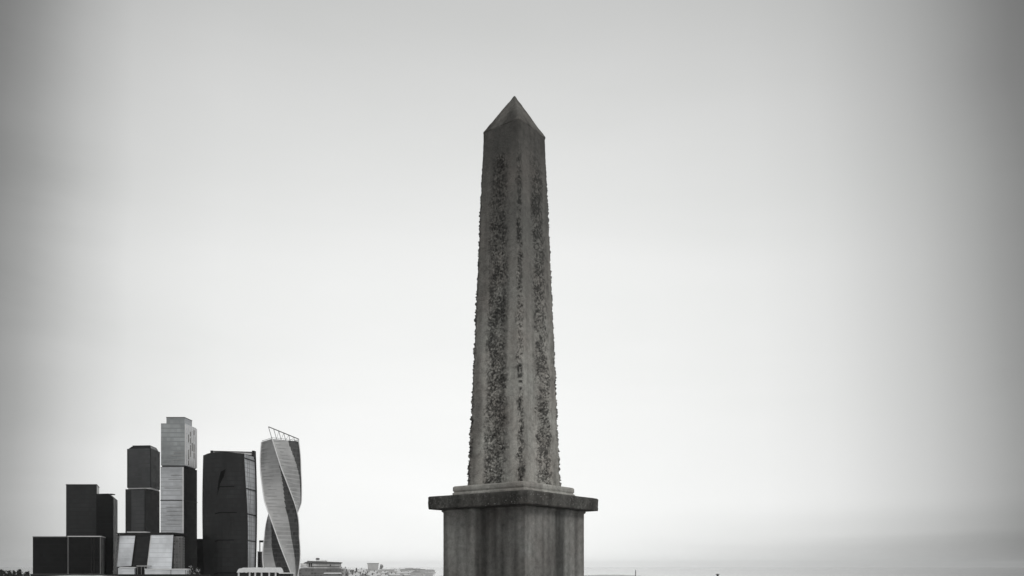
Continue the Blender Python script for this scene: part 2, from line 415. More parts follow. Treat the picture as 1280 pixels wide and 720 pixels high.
# two-stage slate tower
t = bldg('skyscraper', 178, 720, 'dark slate two stage tower left of the tall silver tower', 'tower')
Y = 728
lo = foot((156.8, Y), (182.5, Y - 5), (199.5, Y + 22)); up = foot((159, Y + 1.5), (189, Y - 2), (200, Y + 22))
block(t, 'lower_block', lo, None, 611.5, Y, [M['charcoal_glass'], M['black_glass']], [0, 1, 1, 1, 1])
mb = MB(); k0 = Vector(lo[0]); k1 = Vector(lo[1]); dd = (k1 - k0)
p0, p1 = k0 + dd * .30, k0 + dd * .93
mb.prism([(p0.x, p0.y - .5), (p1.x, p1.y - .5), (p1.x, p1.y - .05), (p0.x, p0.y - .05)], GZ, Z(613, Y)); mb.build('centre_bay', M['slate_glass'], t)
mb = MB(); ul = inset(up, .8); mb.prism(ul, Z(611.4, Y), Z(609.6, Y)); mb.each('joint_band', M['pale_trim'], t)
block(t, 'upper_block', up, 609.5, 560.8, Y, [M['slate_glass'], M['black_glass']], [0, 1, 1, 1, 1])
cr = foot((165, Y + 2), (188, Y + .5), (196.5, Y + 18)); mb = MB(); mb.prism(inset(up, 1.0), Z(560.7, Y), Z(557.6, Y), foot2=cr); mb.prism(inset(cr, .5), Z(557.6, Y) + .01, Z(556.4, Y)); mb.build('crown', M['charcoal_glass'], t)
mb = MB()
for q in (.02, .98):
    p = Vector(up[0]).lerp(Vector(up[1]), q); mb.box(p.x - .35, p.x + .35, p.y - .4, p.y + .3, Z(609.4, Y), Z(561, Y))
mb.each('corner_trim', M['dark_trim'], t)

# tall silver tower
t = bldg('skyscraper', 223, 700, 'tallest silver panelled tower with stepped crown and dark lower side', 'tower')
Y = 700
fp = foot((201.2, Y), (231, Y), (245.3, Y + 25))
fl_ = foot((200.8, Y + 1), (229.8, Y + 1), (246.3, Y + 26))
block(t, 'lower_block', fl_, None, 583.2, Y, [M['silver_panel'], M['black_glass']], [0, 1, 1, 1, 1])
mb = MB(); mb.prism(inset(fp, .9), Z(583.1, Y), Z(581.9, Y)); mb.prism(inset(fl_, -.35), Z(625.8, Y), Z(624.9, Y)); mb.each('joint_band', M['dark_trim'], t)
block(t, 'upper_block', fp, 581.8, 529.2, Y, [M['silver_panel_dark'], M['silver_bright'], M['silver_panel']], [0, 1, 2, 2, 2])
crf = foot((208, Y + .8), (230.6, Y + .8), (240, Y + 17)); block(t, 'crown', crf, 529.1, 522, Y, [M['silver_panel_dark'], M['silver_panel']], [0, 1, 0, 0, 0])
parapet(t, crf, Z(522, Y), M['mid_trim'], h=.7); 
mb = MB(); a = Vector(fp[1]); c_ = Vector(fp[2])
for q in (.03, .2, .36, .52, .68, .84, .99):
    p = a.lerp(c_, q); mb.box(p.x - .2, p.x + .7, p.y - .45, p.y + .45, Z(581, Y), Z(530, Y))
mb.each('side_fin', M['pale_trim'], t)
mb = MB()
for q in (.11, .28, .44, .6, .76, .92):
    p = a.lerp(c_, q)
    rr = random.Random(int(q * 100)); z = Z(580, Y)
    while z < Z(534, Y):
        h = rr.uniform(3, 12)
        if rr.random() < .45: mb.box(p.x - .2, p.x + .25, p.y - 1.1, p.y + 1.1, z, min(z + h, Z(533, Y)))
        z += h + 1.2
mb.each('side_window', M['window'], t)
mb = MB()
for py, x0, x1 in ((566, 217, 229), (570, 214, 229), (575, 216, 229), (594, 213, 228.6), (599, 210, 228.6), (610, 205, 226), (634, 207, 228), (639, 208, 229), (644, 207, 228), (650, 209, 227), (655, 206, 226)):
    mb.box(X(x0, Y), X(x1, Y), Y - .35 + (1 if py > 583 else 0), Y - .03 + (1 if py > 583 else 0), Z(py, Y), Z(py, Y) + .4)
mb.each('facade_ledge', M['concrete'], t)
mb = MB(); p = fl_[0]; mb.box(X(228.2, Y + 1), X(229.6, Y + 1), Y + .6, Y + .97, Z(666, Y), Z(584, Y)); mb.each('corner_trim', M['pale_trim'], t)

# link block
t = bldg('office_block', 245, 745, 'low black block filling the gap between the silver tower and the black bowed tower', 'building')
fp = foot((226, 752), (257, 752), (262, 775)); block(t, 'body', fp, None, 674.3, 752, M['charcoal_glass']); parapet(t, fp, Z(674.3, 752), M['dark_trim'], h=.6)

# striped podium
t = bldg('podium_building', 182, 672, 'podium building with slanted white and black facade panels under the slate tower', 'building')
Y = 672
fp = foot((147, Y), (216.8, Y), (220, Y + 30)); block(t, 'body', fp, None, 668.4, Y, M['charcoal_glass'])
def panel(pts, y0, y1, name, mat):
    n = len(pts); mb = MB()
    vs = [(X(px, Y), y0, Z(py, Y)) for px, py in pts] + [(X(px, Y), y1, Z(py, Y)) for px, py in pts]
    fs = [list(range(n)), list(range(2 * n - 1, n - 1, -1))] + [[i, (i + 1) % n, n + (i + 1) % n, n + i] for i in range(n)]
    mb.add(vs, fs); return mb.build(name, mat, t)
panel([(150.3, 669.6), (169.6, 669.6), (164.6, 707.5), (145.8, 708.5)], Y - .8, Y - .02, 'white_panel', M['white_panel'])
panel([(190, 668.6), (216.8, 668.6), (214.6, 711), (185, 711)], Y - .8, Y - .02, 'white_panel', M['white_panel'])
panel([(189, 668.6), (190, 668.6), (185, 711), (184, 711)], Y - 1.0, Y - .02, 'panel_edge', M['pale_trim'])
panel([(169.8, 669.6), (170.8, 669.6), (165.8, 707.5), (164.8, 707.5)], Y - 1.0, Y - .02, 'panel_edge', M['dark_trim'])
panel([(146, 666.2), (217, 665.6), (217, 668.2), (146, 669.2)], Y - 1.6, Y + 29, 'roof_slab', M['dark_trim'])
mb = MB(); mb.box(X(157, Y), X(181, Y), Y + 2, Y + 10, Z(665.6, Y) + .05, Z(664.4, Y)); mb.build('roof_snow', M['snow'], t)
mb = MB(); rr = random.Random(5)
for (xa, xb) in ((148.2, 141.6), (151, 145.2)):
    mb.bar((X(xa, Y), Y - 2.2, Z(668, Y)), (X(xb, Y), Y - 2.2, GZ), .28)
for k in range(10):
    q = k / 10; q2 = (k + 1) / 10; za, zb = Z(669 + 50 * q, Y), Z(669 + 50 * q2, Y)
    xa, xb = 148.2 - 6.6 * q * .95, 151 - 5.8 * q2 * .95
    mb.bar((X(xa, Y), Y - 2.2, za), (X(xb, Y), Y - 2.2, zb), .16); mb.bar((X(151 - 5.8 * q * .95, Y), Y - 2.2, za), (X(148.2 - 6.6 * q2 * .95, Y), Y - 2.2, zb), .16)
mb.dome((X(147.5, Y), Y - 2.2, Z(668.5, Y)), .9, .9, 1.1, zmin=-1)
mb.build('slanted_truss', M['mid_trim'], t)
mb = MB(); mb.prism(foot((217.2, Y + 2), (228.2, Y + 2), (231, Y + 24)), GZ, Z(670.4, Y)); mb.build('side_bay', M['mottled'], t)
mb = MB()
for k, px in enumerate((218.5, 220.3, 222.4, 224.5, 226.6)): mb.box(X(px, Y), X(px + .6, Y), Y + 1.3, Y + 1.98, GZ, Z(671 + (k * 7 % 5), Y))
mb.each('bay_fin', M['mid_trim'], t)

# white pavilions at its foot
Y = 655
t = bldg('pavilion', 157, Y, 'small white snow covered pavilion at the left foot of the striped podium', 'building')
mb = MB(); mb.prism(foot((147.5, Y), (168, Y), (170, Y + 14)), GZ, Z(710, Y)); mb.build('wall', M['white_panel'], t)
mb = MB(); mb.prism(foot((149, Y - .6), (169.5, Y - .6), (171, Y + 14.6)), Z(709.95, Y), Z(708.9, Y)); mb.build('roof', M['snow'], t)
t = bldg('porch', 174, Y + 4, 'dark open porch between the two white pavilions', 'porch')
mb = MB(); mb.prism(foot((166.5, Y + 16), (181, Y + 16), (182, Y + 24)), GZ, Z(709.4, Y)); mb.build('wall', M['dark_trim'], t)
mb = MB(); mb.box(X(169.8, Y), X(180, Y), Y + 1, Y + 14, Z(708.2, Y), Z(706.8, Y)); mb.build('roof', M['concrete'], t)
for px in (170.3, 175.2, 179.3):
    mb = MB(); mb.box(X(px, Y), X(px + .7, Y), Y + 1.4, Y + 2, GZ, Z(708.2, Y)); mb.build('post', M['mid_trim'], t)
t = bldg('pavilion', 208, Y, 'long white snow covered pavilion at the right foot of the striped podium', 'building')
mb = MB(); mb.prism(foot((181, Y), (234, Y), (237, Y + 14)), GZ, Z(712.2, Y)); mb.build('wall', M['white_panel'], t)
mb = MB(); mb.prism(foot((180.5, Y - .6), (235, Y - .6), (238, Y + 14.6)), Z(712.15, Y), Z(710.9, Y)); mb.build('roof', M['snow'], t)
mb = MB(); mb.box(X(213.5, Y), X(213.9, Y), Y - .3, Y - .03, GZ, Z(712.3, Y)); mb.box(X(232, Y), X(232.6, Y), Y - .3, Y - .03, GZ, Z(712.3, Y)); mb.each('wall_joint', M['mid_trim'], t)
# perimeter wall along the bottom
t = bldg('perimeter_wall', 140, 610, 'long low dark wall running in front of the left towers', 'wall')
Y = 610; mb = MB(); mb.box(X(38, Y), X(262, Y), Y, Y + 1, GZ, Z(717.8, Y)); mb.build('wall', M['dark_trim'], t)
mb = MB(); mb.box(X(38, Y), X(130, Y), Y - .2, Y + 1.2, Z(717.8, Y) + .003, Z(717.4, Y)); mb.build('coping', M['mid_trim'], t)

# black bowed tower
t = bldg('skyscraper', 286, 700, 'black bowed tower with slit in its front and pale curved side', 'tower')
Y = 700
def bowfp(py):
    q = (py - 566) / 154.0                                   # 0 top .. 1 foot
    bul = math.sin(math.pi * min(1, max(0, q * .9 + .1)))
    fl = (254.6 - 1.8 * bul, Y); fr = (303.5 + 5.0 * sstep(-.1, .65, q), Y - 10); br_ = (318.6 + 1.8 * bul, Y + 14); bl = (262, Y + 34)
    p = [Vector((X(*k), k[1])) for k in (fl, fr, br_, bl)]
    n = (p[1] - p[0]).orthogonal().normalized()
    if n.y > 0: n = -n
    front = [p[0].lerp(p[1], i / 8) + n * 3.2 * math.sin(math.pi * i / 8) for i in range(8)]
    return [tuple(v) for v in front] + [tuple(p[1]), tuple(p[2]), tuple(p[3])]
def loft(fn, ys, mats, mi, name, parent, smooth=False):
    mb = MB(); R_ = [fn(y) for y in ys]; n = len(R_[0])
    vs = [(x, yy, Z(y, Y)) for y, r in zip(ys, R_) for x, yy in r]
    fs = []; ms = []
    for j in range(len(ys) - 1):
        for i in range(n): fs.append([j * n + i, j * n + (i + 1) % n, (j + 1) * n + (i + 1) % n, (j + 1) * n + i]); ms.append(mi[i])
    fs += [list(range(n)), [(len(ys) - 1) * n + i for i in range(n)]]; ms += [mi[-1]] * 2
    mb.add(vs, fs, ms); return mb.build(name, mats, parent)
ysl = [569 + k * (737.0 - 569) / 24 for k in range(25)]
loft(bowfp, ysl, [M['charcoal_glass'], M['silver_panel']], [0] * 8 + [1, 0, 0], 'body', t)
mb = MB(); f0 = bowfp(569)
mb.prism([tuple(Vector(p) + Vector((.5, 6))) for p in f0[1:8]] + f0[9:], Z(568.9, Y), Z(567.2, Y)); mb.build('crown', M['charcoal_glass'], t)
mb = MB(); fr8 = [Vector(v) for v in f0[:9]]
for i in range(8):                                            # arched top edge of the bowed front
    a, b_ = fr8[i], fr8[i + 1]; back = Vector((.6, 5.0)); i0, i1 = Vector((.05, .3)), Vector((.05, .3))
    za, zb = [Z(569.2 - 3.0 * math.sin(math.pi * (j / 8) ** .8), Y) + .02 for j in (i, i + 1)]
    mb.prism([tuple(a + i0), tuple(b_ + i1), tuple(b_ + back), tuple(a + back)], Z(568.95, Y), za, z1s=[za, zb, zb, za])
mb.build('arched_parapet', M['charcoal_glass'], t)
a = Vector((X(265.5, Y + 7), Y + 7)); b_ = Vector((X(318, Y + 14), Y + 14))
mb = MB(); nrm = Vector((0, 1.2))
pa = [a.lerp(b_, i / 8) for i in range(9)]
for i in range(8):
    zz = [Z(562.6 + .9 * 0, Y)] * 2
    mb.prism([tuple(pa[i] - nrm), tuple(pa[i + 1] - nrm), tuple(pa[i + 1] + nrm), tuple(pa[i] + nrm)], Z(567.1, Y), Z(563.2, Y))
mb.build('crown_beam', M['pale_trim'], t)
mb = MB(); mb.prism([tuple(a - nrm * 1.4 - Vector((.8, 0))), tuple(b_ - nrm * 1.4), tuple(b_ + nrm), tuple(a + nrm - Vector((.8, 0)))], Z(563.15, Y), Z(562.2, Y)); mb.box(a.x - 1, a.x + 1.1, a.y - 2, a.y + 2, Z(569, Y), Z(562.05, Y)); mb.box(b_.x - 1.3, b_.x + .8, b_.y - 3, b_.y + 2, Z(572, Y), Z(561, Y)); mb.build('crown_frame', M['dark_trim'], t)
def side_pt(py, q, off=0):
    f = bowfp(py); p = Vector(f[8]).lerp(Vector(f[9]), q); n = Vector((1, -.35)).normalized(); return p + n * off
mb = MB()
for q, w in ((.0, .9), (.96, 1.0)):
    mb = MB(); mb.tube([(*side_pt(y, q, .2), Z(y, Y)) for y in ysl], w, n=4); mb.build('side_frame', M['dark_trim'], t)
for q in (.3, .45): mb = MB(); mb.tube([(*side_pt(y, q, .05), Z(y, Y)) for y in ysl], .22, n=4); mb.build('side_mullion', M['mid_trim'], t)
mb = MB()
for py in (574, 611.5, 643, 676): mb.bar((*side_pt(py, 0, .2), Z(py, Y)), (*side_pt(py, .98, .2), Z(py, Y) - .3), .5)
mb.each('side_band', M['dark_trim'], t)
def front_pt(px, py, off=.0):
    f = [Vector(v) for v in bowfp(py)[:9]]
    for a, b_ in zip(f[:-1], f[1:]):
        pa_, pb_ = 640 + a.x / a.y * F, 640 + b_.x / b_.y * F
        if pa_ <= px <= pb_: p = a.lerp(b_, (px - pa_) / (pb_ - pa_)); break
    return Vector((p.x, p.y - off))
M['recess_shade'] = plain('recess_shade', .003, rough=.9, spec=.1)  # near-black colour stands in for shade inside the front slit and grooves
mb = MB()
for py, x0, x1 in ((609.5, 272, 293), (641.5, 269, 296), (675.5, 269, 293), (716, 268, 300)):
    pts = [front_pt(x0 + (x1 - x0) * i / 6, py, .15) for i in range(7)]
    mb = MB(); mb.tube([(p.x, p.y, Z(py - (0 if i else -1.5), Y)) for i, p in enumerate(pts)], .45, n=4); mb.build('facade_groove', M['recess_shade'], t)
mb = MB(); sl = [(282, 588), (280, 597), (275, 606), (271.8, 620), (272.5, 610), (273.2, 602), (276, 591)]
vs = [(*front_pt(px, py, .25), Z(py, Y)) for px, py in sl] + [(*front_pt(px, py, -.3), Z(py, Y)) for px, py in sl]; n = len(sl)
mb.add(vs, [list(range(n)), list(range(2 * n - 1, n - 1, -1))] + [[i, (i + 1) % n, n + (i + 1) % n, n + i] for i in range(n)]); mb.build('front_slit', M['recess_shade'], t)  # raised black leaf painted as the shaded recess

# slim framed stair tower
t = bldg('stair_tower', 327, 735, 'slim framed stair tower squeezed between the black bowed tower and the twisted tower', 'building')
Y = 735
fp = foot((322.4, Y), (332, Y), (333, Y + 12)); block(t, 'body', fp, None, 689.5, Y, M['mottled'])
mb = MB()
for px, w, top in ((322.4, .7, 689), (324.6, .9, 675.5), (330.6, .8, 676)): mb.box(X(px, Y), X(px + w, Y), Y - 1, Y - .1, GZ, Z(top, Y))
mb.box(X(324.4, Y), X(332, Y), Y - 1.1, Y, Z(678, Y), Z(675.5, Y)); mb.box(X(324.4, Y), X(332, Y), Y + 10, Y + 11, Z(677.4, Y), Z(676, Y))
mb.box(X(331.0, Y + 10), X(331.8, Y + 10), Y + 10, Y + 11, Z(689, Y), Z(676, Y))
mb.build('frame', M['dark_trim'], t)
mb = MB()
for px in (326.4, 328.6): mb.box(X(px, Y), X(px + .8, Y), Y - .6, Y - .05, GZ, Z(690, Y))
mb.each('pale_stripe', M['pale_trim'], t)

# twisted tower
Y = 700
t = bldg('skyscraper', 351, Y, 'pale spiral twisted tower with lattice crown, right end of the skyline', 'tower')
keys = [(548, -97, 24, 350), (565, -86, 24.2, 350.5), (585, -73, 24, 351), (605, -59, 24.2, 352.6), (625, -45, 25, 354), (645, -24, 23.5, 353.4), (670, 0, 21.2, 352.3), (695, 24, 22.5, 351.8), (718, 46, 23, 351.8), (738, 62, 22.5, 352)]
def tw(py, j):
    for a, b_ in zip(keys[:-1], keys[1:]):
        if py <= b_[0]: break
    q = (py - a[0]) / (b_[0] - a[0]); return a[j] + (b_[j] - a[j]) * q
def twc(py): return X(tw(py, 3), Y + 17), Y + 17
def corner(py, k, dr=0):
    cx, cy = twc(py); a = R(tw(py, 1) - 90 * k); r = (tw(py, 2) + dr) * .717
    return Vector((cx + r * math.cos(a), cy + r * math.sin(a)))
NS = 30
yl = [548.5 + k * (738 - 548.5) / 74 for k in range(75)]
vs = []; fs = []; ms = []
for py in yl:
    for k in range(4):
        a, b_ = corner(py, k + 1), corner(py, k)
        cx, cy = twc(py)
        for i in range(NS):
            p = a.lerp(b_, i / NS); d = p - Vector((cx, cy)); p = p + d.normalized() * (.25 * math.sin(math.pi * i / NS))
            vs.append((p.x, p.y, Z(py, Y)))
n = NS * 4
for j in range(len(yl) - 1):
    for i in range(n):
        fs.append([j * n + i, j * n + (i + 1) % n, (j + 1) * n + (i + 1) % n, (j + 1) * n + i])
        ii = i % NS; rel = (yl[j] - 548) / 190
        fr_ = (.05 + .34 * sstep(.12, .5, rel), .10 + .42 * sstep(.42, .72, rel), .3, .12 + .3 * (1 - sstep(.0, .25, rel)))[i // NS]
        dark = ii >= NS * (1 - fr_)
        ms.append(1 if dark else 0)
fs += [list(range(n)), [(len(yl) - 1) * n + i for i in range(n)]]; ms += [0, 0]
mb = MB(); mb.add(vs, fs, ms); mb.build('body', [M['twist_pale'], M['twist_dark']], t)
for k in range(4):
    mb = MB(); mb.tube([(*corner(py, k, .3), Z(py, Y)) for py in yl], .42, n=6); mb.build('spiral_rib', M['white_metal'], t)
# floor balconies on the left edge of the upper face
mb = MB()
for i in range(34):
    py = 551 + i * 4.3
    for k in (0, 1, 2, 3):
        a, b_ = corner(py, k + 1, .5), corner(py, k, .5)
        rr = random.Random(i * 4 + k)
        q0 = rr.uniform(.03, .2); q1 = q0 + rr.uniform(.12, .5)
        p, q = a.lerp(b_, q0), a.lerp(b_, min(q1, .75)); mb.bar((p.x, p.y, Z(py, Y)), (q.x, q.y, Z(py, Y)), .24)
mb.each('floor_ledge', M['concrete'], t)
# crown lattice: sloping rails above two roof edges
mb = MB()
kA, kB, kC = corner(549, 0, .3), corner(549, 3, .3), corner(549, 1, .3)
top0 = Vector((X(343.6, 712), 706)); 
zA, zB = Z(533.5, Y), Z(545.5, Y)
tA = Vector((kA.x - .035 * 100 * .9, kA.y)); 
mb.bar((tA.x, tA.y, zA), (kB.x, kB.y, zB), .5)
mb.bar((tA.x, tA.y, zA), (kA.x, kA.y, Z(549, Y)), .3)
for i in range(1, 7):
    q = i / 6.0; p = tA.lerp(kB, q); r_ = kA.lerp(kB, q); zt = zA + (zB - zA) * q
    mb.bar((p.x, p.y, zt), (r_.x, r_.y, Z(548.5, Y)), .28)
    if i < 6:
        p2 = tA.lerp(kB, (i + 1) / 6); mb.bar((r_.x, r_.y, Z(548.5, Y)), (p2.x, p2.y, zA + (zB - zA) * (i + 1) / 6), .13)
mb.build('crown_lattice', M['mid_trim'], t)
mb = MB(); cc = [corner(548.6, k, -.5) for k in range(4)]
for k in range(4):
    a, b_ = cc[k], cc[(k + 1) % 4]
    for i in range(9):
        p = a.lerp(b_, i / 9); mb.bar((p.x, p.y, Z(548.5, Y)), (p.x, p.y, Z(546.8, Y)), .12)
    mb.bar((a.x, a.y, Z(546.9, Y)), (b_.x, b_.y, Z(546.9, Y)), .16)
mb.build('roof_railing', M['mid_trim'], t)

# snowy vaulted hall in front
Y = 640
t = bldg('market_hall', 321, Y, 'low hall with thick snow on its rounded roof at the foot of the twisted tower', 'building')
mb = MB(); mb.box(X(299, Y), X(345.5, Y), Y + .5, Y + 14, GZ, Z(714, Y)); mb.build('wall', M['dark_trim'], t)
vs = []; nn = 40
def rooft(px): 
    e = min((px - 296.5) / 9, (348 - px) / 5, 1); return 710.0 + 4.6 * (1 - math.sqrt(max(0, 1 - (1 - max(0, e)) ** 2))) + 1.1 * noise.noise(Vector((px * .3, 0, 0))) + .5 * noise.noise(Vector((px * .9, 4, 0)))
mb = MB(); prev = None
pts = [296.5 + 51.5 * i / nn for i in range(nn + 1)]
vs = [(X(p, Y), yy, Z(rooft(p), Y) + dz) for yy, dz in ((Y - 1, -.5), (Y + .5, .25), (Y + 14, .25)) for p in pts]
m_ = nn + 1
vs += [(X(p, Y), yy, Z(715.6 + .9 * noise.noise(Vector((p * .8, 3, 0))), Y)) for yy in (Y + 14, Y - 1) for p in pts]
fs = [[j * m_ + i, j * m_ + i + 1, ((j + 1) % 5) * m_ + i + 1, ((j + 1) % 5) * m_ + i] for j in range(5) for i in range(nn)]
fs += [[j * m_ for j in range(5)], [j * m_ + nn for j in range(4, -1, -1)]]
mb.add(vs, fs); mb.build('snow_roof', M['snow'], t, smooth=False)
for px in (298.3, 312, 319, 327, 336.5, 344.5):
    mb = MB(); mb.prism(foot((px - .5, Y), (px + .5, Y), (px + .55, Y + .4)), GZ, Z(714.2, Y), foot2=foot((px - 1.1, Y), (px + 1.1, Y), (px + 1.2, Y + .4))); mb.build('post', M['pale_trim'], t)
t = bldg('snowy_shed', 352, Y, 'small shed with a flat snow covered roof touching the right end of the rounded hall', 'shed')
mb = MB(); mb.box(X(348.5, Y), X(362, Y), Y + 2, Y + 11, GZ, Z(717.2, Y)); mb.build('wall', M['dark_trim'], t)
mb = MB(); mb.box(X(348.1, Y), X(363, Y), Y + 1, Y + 12, Z(717.1, Y), Z(715.9, Y)); mb.build('roof', M['snow'], t)

# snowy bush heap / tree next to the pavilion
def blob_tree(name, px, Y, top, width, label, cat, crown_mat, seed, group=None, leaf=.7, cnt=420, snow=0.0):
    rr = random.Random(seed); t = empty(name, (X(px, Y), Y, GZ), label, cat, group)
    zt = Z(top, Y); h = zt - GZ; rx = width / F * Y / 2
    mb = MB(); x0 = X(px, Y)
    mb.tube([(x0, Y, GZ - .3), (x0 + rr.uniform(-.2, .2), Y, GZ + h * .35), (x0 + rr.uniform(-.3, .3), Y, GZ + h * .8)], .22 * h / 8, n=6)
    for k in range(7):
        a = rr.uniform(0, 6.28); z0 = GZ + h * rr.uniform(.25, .6)
        mb.bar((x0, Y, z0), (x0 + rx * .8 * math.cos(a), Y + rx * .8 * math.sin(a), z0 + h * .25), .07 * h / 8)
    mb.build('trunk', M['bark'], t)
    mb = MB()
    cl = [(rr.uniform(-1, 1), rr.uniform(-1, 1), rr.uniform(.25, 1)) for _ in range(14)]
    for k in range(cnt):
        c = rr.choice(cl); sq = math.sqrt(max(.05, 1 - (c[2] - .35) ** 2 * 1.7))
        p = Vector((x0 + rx * .75 * c[0] * sq, Y + rx * .75 * c[1] * sq, GZ + h * (.18 + .74 * c[2]))) + Vector((rr.gauss(0, .16) * rx, rr.gauss(0, .16) * rx, rr.gauss(0, .06) * h))
        p.z = min(p.z, zt)
        s = leaf * rr.uniform(.5, 1.2); d = [Vector((rr.gauss(0, 1), rr.gauss(0, 1), rr.gauss(0, 1))).normalized() * s for _ in range(3)]
        mb.add([p + d[0], p + d[1], p + d[2]], [[0, 1, 2]], 1 if rr.random() < snow else 0)
    mb.build('crown', [crown_mat, M['snow']], t)
    return t
blob_tree('snowy_tree', 239, 655, 707.6, 9, 'dark little tree flecked with snow right of the long white pavilion', 'tree', M['needles'], 1, snow=.35)
blob_tree('snowy_tree', 247, 652, 709.5, 8, 'small snow flecked tree at the left foot of the black bowed tower', 'tree', M['needles'], 2, snow=.3)
for i, (px, top, w) in enumerate(((0, 713.2, 7), (5, 713.4, 8), (11, 713.7, 7), (17, 713.9, 7), (23.5, 712.6, 5), (29, 715.2, 6), (34, 715.4, 6), (-6, 713, 8))):
    if i == 4: lb, gr = 'tallest pointed dark tree standing out of the dark row at the left edge', None
    else: lb, gr = 'dark evergreen tree in the row at the bottom left edge', 'dark trees at the bottom left edge'
    blob_tree('evergreen_tree', px, 480 + 9 * (i % 3), top, w * 1.25, lb, 'tree', M['needles'], 20 + i, gr, leaf=.8, cnt=1500)

# ------------------------------------------------------------------ low city on the right of the skyline
Y = 900
t = bldg('exhibition_hall', 400, Y, 'long low hall with dark flat roof, white upper wall and domed left end', 'building')
block(t, 'lower_wall', foot((373.5, Y), (426, Y), (428, Y + 30)), None, 711.2, Y, M['grey_wall'])
block(t, 'upper_wall', foot((375.5, Y + 1.5), (424.5, Y + 1.5), (426.5, Y + 29)), 711.15, 704.3, Y, M['pale_wall'])
mb = MB(); mb.box(X(374.5, Y), X(425.5, Y), Y + .6, Y + 1.4, Z(711.1, Y), Z(710.5, Y)); mb.box(X(389, Y), X(424, Y), Y + .9, Y + 1.45, Z(708.4, Y), Z(707.8, Y)); mb.each('string_course', M['mid_trim'], t)
mb = MB(); vs = []
mb.prism(foot((384, Y), (426, Y), (428, Y + 31)), Z(704.25, Y), Z(702.6, Y), z1s=[Z(701, Y), Z(702.8, Y), Z(702.8, Y), Z(701, Y)]); mb.build('roof', M['mid_trim'], t)
mb = MB(); mb.prism(foot((395, Y + 1), (408, Y + 1), (409, Y + 20)), Z(701.9, Y), Z(700.6, Y)); mb.build('roof_snow', M['snow'], t)
mb = MB(); mb.dome((X(381.5, Y), Y + 12, Z(709, Y)), 7.0, 9, 6.4, n=20, m=6); mb.build('dome', M['mid_trim'], t)
mb = MB(); mb.dome((X(381, Y), Y + 3.2, Z(709.6, Y)), 5.6, 2.2, 3.0, n=16, m=5); mb.build('dome_snow', M['snow'], t)
mb = MB()
for px in (386, 388.5): mb.box(X(px, Y), X(px + 1.2, Y), Y + .7, Y + 1.45, Z(708.5, Y), Z(703.5, Y))
mb.box(X(412, Y), X(413.4, Y), Y + 1, Y + 1.45, Z(707.4, Y), Z(705.8, Y)); mb.each('window', M['window'], t)
t = bldg('roof_tank', 395, Y, 'small round grey tank raised above the roof of the long low hall', 'tank'); t.location = (X(395, Y), Y + 8, Z(701.9, Y))
mb = MB(); mb.dome((X(395, Y), Y + 8, Z(698.6, Y)), 2.5, 2.5, 1.3, n=14, m=5, zmin=-1); mb.build('vessel', M['mid_trim'], t)
for dx in (-1.4, 1.4):
    mb = MB(); mb.bar((X(395, Y) + dx, Y + 8, Z(701.9, Y)), (X(395, Y) + dx, Y + 8, Z(699, Y)), .15); mb.build('leg', M['pale_trim'], t)
Y = 850
t = bldg('low_house', 414, Y, 'pale snow roofed house in front of the right end of the long low hall', 'house')
mb = MB(); mb.prism(foot((404.5, Y), (425, Y), (427, Y + 12)), GZ, Z(717.4, Y)); mb.build('wall', M['grey_wall'], t)
mb = MB(); mb.prism(foot((404, Y - .5), (425.6, Y - .5), (427.6, Y + 12.5)), Z(717.3, Y), Z(715.8, Y), foot2=foot((405.5, Y + 1), (424, Y + 1), (426, Y + 11))); mb.build('roof', M['snow'], t)

def house(px, Y, w, top, seed, label=None, group=None, wall='misty_wall', gable=None):
    rr = random.Random(seed); x0 = X(px, Y); hw = w / F * Y / 2; zt = Z(top, Y); dp = max(8, hw * rr.uniform(.8, 1.4)); g0 = land_h(x0, Y) - .5
    t = empty('city_house', (x0, Y, g0), label or 'small snow roofed house in the misty cluster right of the long hall', 'house', group or (None if label else 'misty houses right of the long low hall'))
    zw = g0 + (zt - g0) * (.72 if (gable if gable is not None else rr.random() < .6) else .93)
    mb = MB(); mb.box(x0 - hw, x0 + hw, Y, Y + dp, g0, zw); wl = mb.build('wall', M[wall], t)
    mb = MB(); e = hw * .06 + .2
    if zw < zt - 1.4:
        a = [(x0 - hw - e, Y - .4, zw), (x0 + hw + e, Y - .4, zw), (x0 + hw + e, Y + dp + .4, zw), (x0 - hw - e, Y + dp + .4, zw), (x0 - hw * .75, Y + dp / 2, zt), (x0 + hw * .75, Y + dp / 2, zt)]
        mb.add(a, [[0, 1, 5, 4], [2, 3, 4, 5], [1, 2, 5], [3, 0, 4], [3, 2, 1, 0]])
    else: mb.box(x0 - hw - e, x0 + hw + e, Y - .4, Y + dp + .4, zw + .003, zt)
    rf = mb.build('roof', M['snow' if rr.random() < .8 else 'concrete'], t)
    mb = MB(); cx = x0 + hw * rr.uniform(-.5, .5); mb.box(cx - .5, cx + .5, Y + dp * .3, Y + dp * .3 + 1, zw, zt + (1.4 if Y < 1100 else .4)); c = mb.build('chimney', M['mid_trim'], rf); c.location = -Vector(t.location) - Vector(rf.location) ; c.location = (0, 0, 0)
    if Y > 960: return t
    nw = max(2, int(hw / 2.4)); mb = MB()
    fl = max(1, int((zw - g0) / 3.6))
    for r_ in range(fl):
        for k in range(nw):
            xx = x0 - hw + (k + .5) * 2 * hw / nw; zz = g0 + .9 + r_ * (zw - g0) / fl + .8
            mb.box(xx - .6, xx + .6, Y - .08, Y - .01, zz, zz + 1.5)
    mb.each('window', M['mid_trim'], t)
    return t
rr = random.Random(11)
